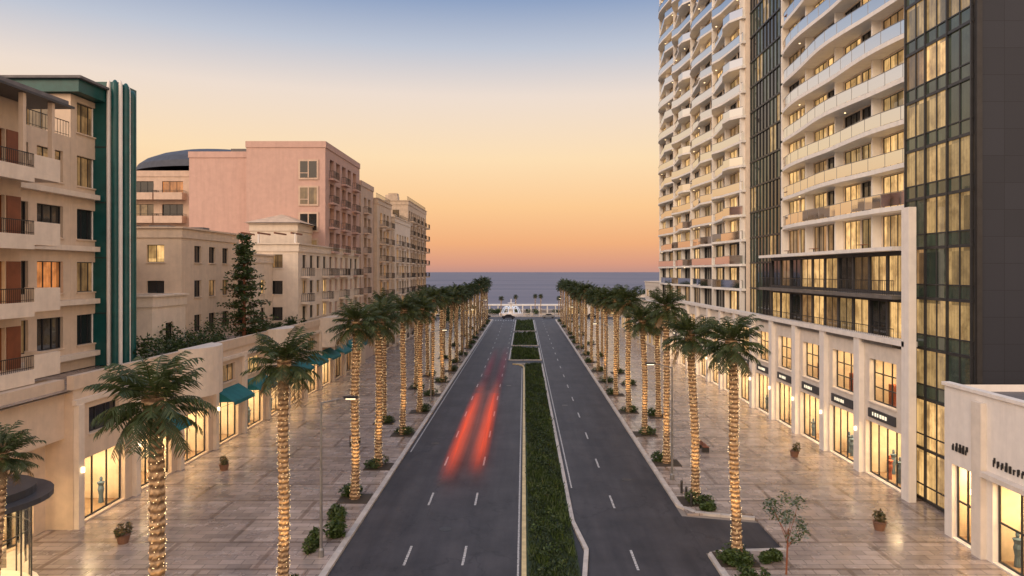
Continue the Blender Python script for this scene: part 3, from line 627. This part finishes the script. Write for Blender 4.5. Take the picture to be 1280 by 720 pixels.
while z<TOP-3:
    facade(b,o,u,n,W,z,z+fh,[(z+.08,z+2.62)],apt,'cream_light',WL,d=.15,mull=2,sill=False,frame='frame_dark')
    for a in (0.02,6.6,13.2,19.9,27.1): obox(b['partitions'],o,u,n,a,a+.22,.004,.7,z+.002,z+fh-.26,'white_slab')
    pts=[]; ins=[]
    for j in range(25):
        t=j/24; k=max(0,math.sin(math.pi*t))**.55; bump_=0.45*math.sin(3*math.pi*t+ (math.pi if fi%2 else 0))*k
        x=27.5-1.1*k-bump_*.5; y=49.3+27.3*t; pts.append((x,y)); ins.append((x+.1,y))
    poly=[(27.99,49.3)]+pts+[(27.99,76.6)]
    b['slabs'].prism(poly,z+fh-.34,z+fh,'white_slab')
    zz=z+fh
    for p,q in zip(ins[:-1],ins[1:]):
        b['balustrade'].face([(*p,zz+.06),(*q,zz+.06),(*q,zz+1.0),(*p,zz+1.0)],'rail_glass'); b['balustrade_rail'].tube((*p,zz+1.04),(*q,zz+1.04),.03,.03,'metal_grey',4)
    for p in ins[::2]: b['balustrade_rail'].tube((*p,zz),(*p,zz+1.04),.022,.022,'metal_grey',4)
    for a in apt:
        c=PT(o,u,n,(a[0]+a[1])/2,0,.6)
        if R.random()<.4: b['furniture'].box(c[0]-.3,c[0]+.3,c[1]-.4,c[1]+.4,z+.45,z+.5,'wood'); b['furniture'].box(c[0]-.04,c[0]+.04,c[1]-.04,c[1]+.04,z,z+.45,'metal_dark')
        if R.random()<.18: b['downlights'].box(c[0]-.06,c[0]+.06,c[1]-.06,c[1]+.06,z+fh-.37,z+fh-.342,'downlight')
    z+=fh; fi+=1
b['roof'].face([(26,41.4,TOP),(42,41.4,TOP),(42,88,TOP),(26,88,TOP)],'roof_grey')
o=(27.8,88.0); W=11.5
facade(b,o,u,n,W,9.8,TOP+6,[],[],'dark_band'); facade(b,(27.8,76.52),(1,0),(0,-1),1.0,9.8,TOP+6,[],[],'dark_band')
z=10
while z<TOP+3:
    for i in range(5):
        cw.face([PT(o,u,n,.1+i*2.26,z+.1,.05),PT(o,u,n,2.3+i*2.26,z+.1,.05),PT(o,u,n,2.3+i*2.26,z+2.95,.05),PT(o,u,n,.1+i*2.26,z+2.95,.05)],R.choices(['glass_green','glass_dark','glass_dim','glass_gold'],[6,5,1.5,1.5])[0])
    obox(cf,o,u,n,0,W,.052,.2,z-.1,z+.1,'metal_dark'); z+=3.05
for i in range(11): obox(cf,o,u,n,i*1.13+.03,i*1.13+.11,.053,.16,10,TOP+6,'frame_dark')
b['roof'].face([(27.8,76.5,TOP+6),(40,76.5,TOP+6),(40,88,TOP+6),(27.8,88,TOP+6)],'roof_grey')
b.done()

b=B('balcony_hotel_tower'); TB=90
o=(27.3,142.0);u=(0,-1);n=(-1,0);W=53.5
apt=[(.4+i*3.3,.4+i*3.3+3.0) for i in range(16)]
z=9.9;fi=0;fh=3.05
while z<TB:
    dark=z<17.5
    facade(b,o,u,n,W,z,z+fh,[(z+.08,z+2.62)],apt,'dark_band' if dark else 'cream_light',WL,d=.15,mull=1,sill=False,frame='frame_dark')
    for i in range(9): a=i*6.6; obox(b['partitions'],o,u,n,min(a,W-.25)+.01,min(a,W-.25)+.23,.004,.6,z+.002,z+fh-.26,'white_slab')
    pts=[];nb=4;bl=W/nb
    for q in range(nb):
        s=.3 if (fi+q)%2 else .7
        y=88.5+q*bl; e=.9 if q%2 else .0
        pts+= [(26.8,y+.02),(26.1-.4*(fi%2)+e*.3,y+bl*s-2.2),(25.5+e*.4,y+bl*s),(26.2,y+bl*s+2.6)]
    pts.append((26.8,142))
    poly=[(27.29,88.5)]+pts+[(27.29,142)]
    b['slabs'].prism(poly,z+fh-.28,z+fh,'white_slab'); zz=z+fh
    for p,q in zip(pts[:-1],pts[1:]):
        p=(p[0]+.08,p[1]);q=(q[0]+.08,q[1]); b['balustrade'].face([(*p,zz+.03),(*q,zz+.03),(*q,zz+1.0),(*p,zz+1.0)],'rail_glass'); b['balustrade_rail'].tube((*p,zz+1.03),(*q,zz+1.03),.035,.035,'metal_grey',4)
    for a in apt:
        if R.random()<.12: c=PT(o,u,n,(a[0]+a[1])/2,0,.45); b['downlights'].box(c[0]-.08,c[0]+.08,c[1]-.08,c[1]+.08,z+fh-.32,z+fh-.282,'downlight')
    z+=fh;fi+=1
facade(b,(27.3,88.49),(1,0),(0,-1),16.7,9.8,z,[],[],'cream_light'); facade(b,(44,142),(-1,0),(0,1),16.7,9.8,z,[],[],'cream_light'); facade(b,(44,88.5),(0,1),(1,0),53.5,9.8,z,[],[],'cream_light')
b['roof'].face([(27.3,88.5,z),(44,88.5,z),(44,142,z),(27.3,142,z)],'roof_grey')
b.done()

b=B('corner_shop_building'); X=23.9;o=(X,40.9);u=(0,-1);n=(-1,0);W=26
sb=[(.7,2.6),(4.2,7.6),(8.6,12.0),(13.5,17),(18.5,22)]
facade(b,o,u,n,W,.1,8.6,[(.2,4.3)],sb,'white_paint',glass='shop_glass',mull=1,tr=1,d=.35,sill=False,fw=.1); shoproom(b,o,u,n,sb,.14,4.4,4)
facade(b,(X,40.9),(1,0),(0,1),16,.1,8.6,[],[],'white_paint'); b['roof'].face([(X,15,8.2),(40,15,8.2),(40,40.9,8.2),(X,40.9,8.2)],'roof_grey')
obox(b['coping'],o,u,n,-.1,W,-.35,.12,8.6,8.78,'white_paint'); obox(b['walls'],o,u,n,2.9,3.7,.004,.3,.1,8.2,'white_stone')
for i,(a0,a1) in enumerate(sb):
    for j in range(5 if i==0 else 8): 
        s=a0+.1+j*.3; h_=R.choice([.26,.34]); obox(b['sign_letters'],o,u,n,s,s+.06,.02,.07,5.1,5.1+h_,'metal_dark'); obox(b['sign_letters'],o,u,n,s+.061,s+R.uniform(.13,.2),.02,.07,5.1+R.choice([0,.1,.2]),5.16+R.choice([0,.1,.2])+.203,'metal_dark')
obox(b['walls'],o,u,n,3.9,12.4,.004,.5,4.5,4.75,'white_stone')
obox(b['wall_lamps'],o,u,n,2.75,2.85,.1,.25,3.2,3.5,'lamp_glow')
b.done()

# ---------------------------------------------------------------- palms
def palm_mesh(seed,H):
    rr=random.Random(seed); mb=MB(); seg=12; n=int(H/.16); lx=rr.uniform(-.3,.3); ly=rr.uniform(-.25,.25)
    ctr=lambda z:(lx*(z/H)**2+.05*math.sin(z*.7+seed),ly*(z/H)**2)
    k=mb.mi('palm_trunk')
    for i in range(n+1):
        z=i*H/n; r=.24+.12*math.exp(-z/.7)+(.10*max(0,(z-(H-1.3))/1.3)); c=ctr(z)
        for j in range(seg):
            a=2*math.pi*(j+.5*(i%2))/seg; q=r*(1+.16*(((i+j)%2)-.5))*(1+.08*((i%3)-1)); mb.v.append((c[0]+q*math.cos(a),c[1]+q*math.sin(a),z))
    for i in range(n):
        for j in range(seg):
            b_=(j+1)%seg; mb.f.append((i*seg+j,i*seg+b_,(i+1)*seg+b_,(i+1)*seg+j)); mb.m.append(k)
    T=Vector((*ctr(H),H))
    NF=54
    for f in range(NF):
        t=f/NF; phi=f*2.39996+rr.uniform(-.3,.3); el=math.radians(84-115*t+rr.uniform(-12,12)); L=rr.uniform(1.6,2.2)*(1-.1*t); droop=math.radians(rr.uniform(48,88))*(1-.3*t)
        hx,hy=math.cos(phi),math.sin(phi); side_=Vector((-hy,hx,0)); dead=t>.92
        mat='palm_dead' if dead else 'palm_leaf'; steps=11; p=T+Vector((hx*.12,hy*.12,-.5*t)); tw=rr.uniform(-.5,.5)
        prev=p; 
        for s in range(steps):
            q=s/steps; e=el-droop*q**1.25; d=Vector((hx*math.cos(e),hy*math.cos(e),math.sin(e))); nx=prev+d*(L/steps)
            w=.035*(1-q)+.008; mb.face([tuple(prev-side_*w),tuple(prev+side_*w),tuple(nx+side_*w*.8),tuple(nx-side_*w*.8)],'palm_dead' if (q<.25 or dead) else 'palm_leaf')
            up_=side_.cross(d).normalized()
            if q>.1:
                for sub in (0,.5):
                    base=prev+(nx-prev)*sub; ll=(.5*math.sin(math.pi*min(1,q*.85+.12))**.7+.06)*rr.uniform(.7,1.2)
                    for sg in (-1,1):
                        ld=(side_*sg*rr.uniform(.7,1)+d*rr.uniform(.5,.9)+up_*(.3+.3*tw*sg)).normalized()*ll; ld.z-=ll*rr.uniform(.05,.45)
                        wd=d*.024; mid=base+ld*.5+Vector((0,0,.05*ll))
                        mb.face([tuple(base-wd),tuple(base+wd),tuple(mid+wd*1.3),tuple(base+ld),tuple(mid-wd*1.3)],mat)
            prev=nx
    nb=260
    for i in range(nb):
        z=.3+(H-1.5)*i/nb; a=rr.uniform(0,6.283); z+=rr.uniform(-.15,.15); r=.29+.12*math.exp(-z/.7); c=ctr(z); q=Vector((c[0]+r*math.cos(a),c[1]+r*math.sin(a),z)); s=.017
        P=[tuple(q+Vector(v)*s) for v in ((1,0,0),(0,1,0),(-1,0,0),(0,-1,0),(0,0,1),(0,0,-1))]
        for t3 in ((0,1,4),(1,2,4),(2,3,4),(3,0,4),(1,0,5),(2,1,5),(3,2,5),(0,3,5)): mb.face([P[x] for x in t3],'bulb')
    return mb.mesh('palm_tree')
PM=[palm_mesh(s,h) for s,h in ((1,11.6),(2,11.2),(3,11.9),(4,10.9),(5,11.5),(6,11.3),(7,11.7))]
SHR=[]
for s in range(3):
    mb=MB(); bush(mb,0,0,.05,1.9,.75,520,.11); mb.box(-1,1,-1,1,-.02,.03,'soil'); SHR.append(mb.mesh('planting_bed'))
def palm(x,y,v,light=0,sc=1.0,z=.13,bed=True):
    o=bpy.data.objects.new('palm_tree',PM[v%7]); S.collection.objects.link(o); o.location=(x,y,z); o.rotation_euler=(0,0,R.uniform(0,6.28)); s2=sc*R.uniform(.9,1.06); o.scale=(s2,s2,sc*R.uniform(.94,1.05))
    if bed:
        q=bpy.data.objects.new('planting_bed',SHR[v%3]); S.collection.objects.link(q); q.location=(x,y,z+.004); q.rotation_euler=(0,0,R.choice([0,1.5708,3.1416]))
    if light:
        L=bpy.data.lights.new('uplight',type='SPOT'); L.energy=light; L.color=(1,.62,.28); L.spot_size=math.radians(50); L.spot_blend=.9; L.shadow_soft_size=.08
        l=bpy.data.objects.new('palm_uplight',L); S.collection.objects.link(l); l.location=(x+.9*(-1 if x>0 else 1)*.6,y-1.5,.45)
        d=Vector((x,y,7.0))-l.location; l.rotation_euler=d.to_track_quat('-Z','Y').to_euler()
i=0
for y in (22,33.2,47.2,55,66,76.5,87,97.5,108,118.5,129,140,150,161,172,183,194,205,216):
    palm(-11.1,y,i,1500 if y<100 else 0); i+=1
for y in (37.2,46.6,56,66,76.5,87,97.5,108,118.5,129,140,150,161,172,183,194,205,216):
    palm(10.95 if y<40 else 11.1,y,i+2,1500 if y<100 else 0); i+=1
for y in (71,92,103,124,145,166,188,210): palm(-13.8,y,i,0,.95); palm(13.8,y+3,i+1,0,.95); i+=2
palm(-20.6,28,1,0,.70,bed=True)
for x,y in ((-30,236),(-22,246),(-14,250),(-8,243),(6,250),(12,244),(17,250),(24,243),(33,248),(4,255),(-3,258)): palm(x,y+5,int(abs(x)),0,.55,0,False)

# ---------------------------------------------------------------- trees
def tree(name,x,y,z,h,cr,n,size,mats,th=.15):
    b=B(name); t=b['trunk']; top=Vector((x+R.uniform(-.2,.2),y,z+h*.55)); t.tube((x,y,z),top,th,th*.6,'wood',8)
    for i in range(9):
        a=i*2.4; p=top-Vector((0,0,h*.25*R.random())); e=Vector((x+math.cos(a)*cr*.7,y+math.sin(a)*cr*.7,z+h*R.uniform(.5,.95))); t.tube(p,e,th*.4,th*.1,'wood',5)
        leaves(b['crown'],tuple(e),(cr*.42,cr*.42,cr*.35),n//10,size,mats,.2)
    leaves(b['crown'],(x,y,z+h*.9),(cr*.5,cr*.5,cr*.4),n//10,size,mats,.2); b.done()
tree('young_tree',12.9,35.4,.13,4.1,1.1,800,.085,('leaf_grey','leaf_b','leaf_a'),.05)
b=B('norfolk_pine'); tx,ty,tz=-27.6,71,8.2; b['trunk'].tube((tx,ty,tz),(tx,ty,tz+10.3),.22,.04,'wood',8)
for i in range(17):
    z=tz+1.0+i*.55+R.uniform(-.15,.15); r=2.7*(1-i/19)
    for j in range(7):
        a=j*.9+i*.5+R.uniform(-.3,.3); rr_=r*R.uniform(.45,1.2); dz=R.uniform(-.2,.5); t_=b['trunk']; t_.tube((tx,ty,z),(tx+math.cos(a)*rr_,ty+math.sin(a)*rr_,z+dz),.04,.015,'wood',3)
        for q in (.4,.7,1): leaves(b['foliage'],(tx+math.cos(a)*rr_*q,ty+math.sin(a)*rr_*q,z+.1+dz*q),(.5,.5,.28),14,.17,('leaf_a','leaf_a','leaf_b'),.2)
b.done()
mb=MB()
for i in range(60):
    sx=R.choice([-1,1]); x=sx*R.uniform(17,60); y=R.uniform(243,262); leaves(mb,(x,y,R.uniform(2,5)),(R.uniform(2,4),2.5,R.uniform(1.5,3.4)),180,.45,('leaf_a','leaf_a','leaf_b'),.2)
for i in range(18): leaves(mb,(R.uniform(-13,17),R.uniform(256,259),R.uniform(.6,1.4)),(R.uniform(1,2),1,R.uniform(.6,1.1)),100,.3,('leaf_a','leaf_b'),.2)
for i in range(16): x=R.uniform(27,48); leaves(mb,(x,R.uniform(195,215),R.uniform(4,8.5)),(3,3,3),220,.4,('leaf_a','leaf_a'),.2)
for i in range(16): x=R.uniform(-48,-20); leaves(mb,(x,R.uniform(198,222),R.uniform(2,5)),(2.6,3,2.4),200,.4,('leaf_a','leaf_a'),.2)
mb.obj('background_trees')
mb=MB()
for (x,y,w,h) in ((-10.9,40.5,1.6,1.3),(-11,43,1.5,1.0),(-10.9,38.5,1.4,1.1),(10.9,36.3,1.7,.8),(12.6,37.2,1.4,.6),(11.6,45.1,1.2,.5),(10.9,33.8,1.6,1.0)): bush(mb,x,y,.1,w,h,900,.12,('leaf_a','leaf_b','leaf_b'))
mb.obj('shrubs')
for x,y in ((-22,39.5),(-22.5,54),(20.5,41.5),(21.8,58)):
    b=B('potted_shrub'); b['pot'].lathe(x,y,[(.01,.13),(.26,.13),(.36,.55),(.40,.6),(.30,.58)],'pot'); bush(b['leaves'],x,y,.5,.9,.8,320,.09,('leaf_dry','leaf_a','leaf_dry')); b.done()

# ---------------------------------------------------------------- street furniture
def lamp(x,y,sgn,h=8.2):
    b=B('street_lamp'); p=b['pole']; p.lathe(x,y,[(.16,.13),(.16,.5),(.09,.6),(.075,3),(.055,h)],'metal_grey',10)
    p.tube((x,y,h-.05),(x+sgn*1.3,y,h+.25),.04,.03,'metal_grey'); b['head'].box(min(x+sgn*1.2,x+sgn*1.9),max(x+sgn*1.2,x+sgn*1.9),y-.14,y+.14,h+.2,h+.32,'metal_dark'); b['lens'].box(min(x+sgn*1.3,x+sgn*1.8),max(x+sgn*1.3,x+sgn*1.8),y-.1,y+.1,h+.17,h+.197,'lamp_glow')
    b['banner_arm'].tube((x,y,3.6),(x-sgn*.9,y,3.7),.03,.02,'metal_grey'); b.done()
for y in (37.6,82,126,170): lamp(-10.6,y,1)
for y in (51.5,92,136,180): lamp(10.6,y,-1)
def bench(x,y):
    b=B('park_bench'); 
    for i in range(3): b['seat'].box(x-.25+i*.17,x-.11+i*.17,y-.8,y+.8,.55,.6,'wood')
    for i in range(2): b['backrest'].box(x-.32,x-.28,y-.8,y+.8,.75+i*.16,.87+i*.16,'wood')
    for s in (-.7,.7): b['legs'].box(x-.3,x+.25,y+s-.03,y+s+.03,.13,.549,'metal_dark'); b['legs'].box(x-.36,x-.321,y+s-.03,y+s+.03,.13,1.05,'metal_dark')
    b.done()
for p in ((-14.5,62),(15,60),(-14.5,74)): bench(*p)
mb=MB()
for x,y in ((10.6,45.6),(10.6,47),(10.6,48.4)): mb.lathe(x,y,[(.08,.13),(.08,.85),(.1,.88),(.07,.97),(.01,1.0)],'metal_dark',8)
mb.obj('bollards')
def car(x,y,rot,mat):
    b=B('parked_car'); body=b['body']
    side_=[(-2.1,.35),(-2.15,.75),(-1.95,.95),(-1.2,1.0),(-.65,1.42),(.7,1.45),(1.35,1.0),(2.0,.85),(2.15,.6),(2.1,.35)]
    def add(mb,pr,w,m):
        L=[(px,-w,pz) for px,pz in pr]; Rr=[(px,w,pz) for px,pz in pr]; c,s=math.cos(rot),math.sin(rot); f=lambda p:(x+p[0]*c-p[1]*s,y+p[0]*s+p[1]*c,p[2])
        mb.face([f(p) for p in L],m); mb.face([f(p) for p in Rr],m)
        for i in range(len(pr)): j=(i+1)%len(pr); mb.face([f(L[i]),f(L[j]),f(Rr[j]),f(Rr[i])],m)
    add(body,side_,.88,mat); add(b['glass'],[(-1.1,1.01),(-.62,1.38),(.66,1.4),(1.2,1.01)],.89,'glass_dark')
    for wx in (-1.35,1.35):
        for wy in (-.8,.8):
            c,s=math.cos(rot),math.sin(rot); px,py=x+wx*c-wy*s,y+wx*s+wy*c; d=(-s*.12,c*.12); b['wheels'].tube((px-d[0],py-d[1],.33),(px+d[0],py+d[1],.33),.33,.33,'rubber',12)
    b.done()
for i,(x,y) in enumerate(((-20,231),(-13,235),(-5,230.5),(8,235),(15,231),(22,234),(-27,230))): car(x,y,R.choice([0,math.pi]),'car_dark' if i%3 else 'car_silver')
b=B('fountain'); fx,fy=-4.5,251
b['basin'].lathe(fx,fy,[(4.2,0),(4.2,.7),(3.9,.75),(3.8,.5),(1.2,.5),(.9,1.8),(2.2,2.2),(2.0,2.3),(.5,2.2),(.4,3.8),(1.3,4.2),(1.2,4.3),(.2,4.2),(.15,5.6)],'white_paint',20)
for j in range(10):
    a=j*.628
    for s in range(6): t=s/6; t2=(s+1)/6; q=lambda t:(fx+(3.4-2.4*t)*math.cos(a),fy+(3.4-2.4*t)*math.sin(a),.6+4.6*(t*1.6-t*t*1.2)); b['water_jets'].tube(q(t),q(t2),.1,.13,'water_lit',5)
b.done()
b=B('seafront_pergola')
for x0,x1 in ((-40,44),):
    b['roof'].box(x0,x1,262,266,2.7,3.2,'white_slab')
    x=x0+.3
    while x<x1: b['columns'].box(x,x+.4,262.2,262.55,.12,2.7,'white_slab'); b['columns'].box(x,x+.4,265.4,265.75,.12,2.7,'white_slab'); x+=3
b.done()
for (x,w,z) in ((-30,12,3.6),(-19,7,4.2),(19,9,3.6),(32,12,4)):
    b=B('beach_pavilion'); block(b,x-w/2,x+w/2,252,258,0,z,'white_paint',{'S':dict(fh=4,z0=0,sill=.3,wh=2.3,pitch=2.4,ww=1.8,w=[('glass_lit',2),('glass_dark',1)])},par=.3); hip(b['hip_roof'],x-w/2-.4,x+w/2+.4,251.4,258.6,z+.5,1.3,'roof_grey'); b.done()

# ---------------------------------------------------------------- world / sun / camera
w=bpy.data.worlds.new('World'); S.world=w; w.use_nodes=True; nt=w.node_tree
for n_ in list(nt.nodes): nt.nodes.remove(n_)
out=nt.nodes.new('ShaderNodeOutputWorld'); bg=nt.nodes.new('ShaderNodeBackground')
tc=nt.nodes.new('ShaderNodeTexCoord'); sp=nt.nodes.new('ShaderNodeSeparateXYZ'); nt.links.new(tc.outputs['Generated'],sp.inputs[0])
st=[(0.0,lin(194,146,134)),(0.012,lin(216,155,130)),(0.04,lin(239,174,126)),(0.09,lin(250,200,146)),(0.155,lin(251,220,178)),(0.237,lin(236,219,206)),(0.297,lin(190,196,210)),(0.354,lin(140,160,194)),(0.5,lin(165,178,206,1.45)),(1.0,lin(160,176,210,1.5))]  # upper stops, above the frame, brightened for extra fill
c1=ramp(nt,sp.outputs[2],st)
back=ramp(nt,sp.outputs[2],[(0,lin(228,190,162,1.6)),(0.15,lin(250,216,184,2.0)),(0.45,lin(230,210,200,1.9)),(1.0,lin(165,180,212,1.5))])  # unseen sky behind the camera, brightness raised to fill the facades
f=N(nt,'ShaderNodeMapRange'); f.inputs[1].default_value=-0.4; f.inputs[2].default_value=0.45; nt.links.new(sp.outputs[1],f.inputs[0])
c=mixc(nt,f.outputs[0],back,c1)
sky=nt.nodes.new('ShaderNodeTexSky'); sky.sky_type='NISHITA'; sky.sun_disc=False; sky.sun_elevation=math.radians(2); sky.sun_rotation=math.radians(180)
sk=mixc(nt,1.0,sky.outputs[0],(0.01,0.01,0.01,1),'MULTIPLY')
c=mixc(nt,1.0,c,sk,'ADD')
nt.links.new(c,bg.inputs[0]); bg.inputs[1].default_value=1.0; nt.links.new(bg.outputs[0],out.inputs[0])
L=bpy.data.lights.new('fill_light','SUN'); L.energy=1.4; L.angle=math.radians(30); L.color=(1,.76,.54); s_=bpy.data.objects.new('fill_light',L); S.collection.objects.link(s_)  # soft fill lamp added from behind the camera; the set sun lies ahead
d=Vector((.5,.7,-.45)); s_.rotation_euler=d.to_track_quat('-Z','Y').to_euler()
cam=bpy.data.cameras.new('camera'); co=bpy.data.objects.new('camera',cam); S.collection.objects.link(co); co.location=(0,0,15); co.rotation_euler=(math.radians(90),0,0)
cam.lens=25.3; cam.sensor_width=36; cam.shift_x=-15/1280; cam.shift_y=-20/1280; cam.clip_end=80000; S.camera=co
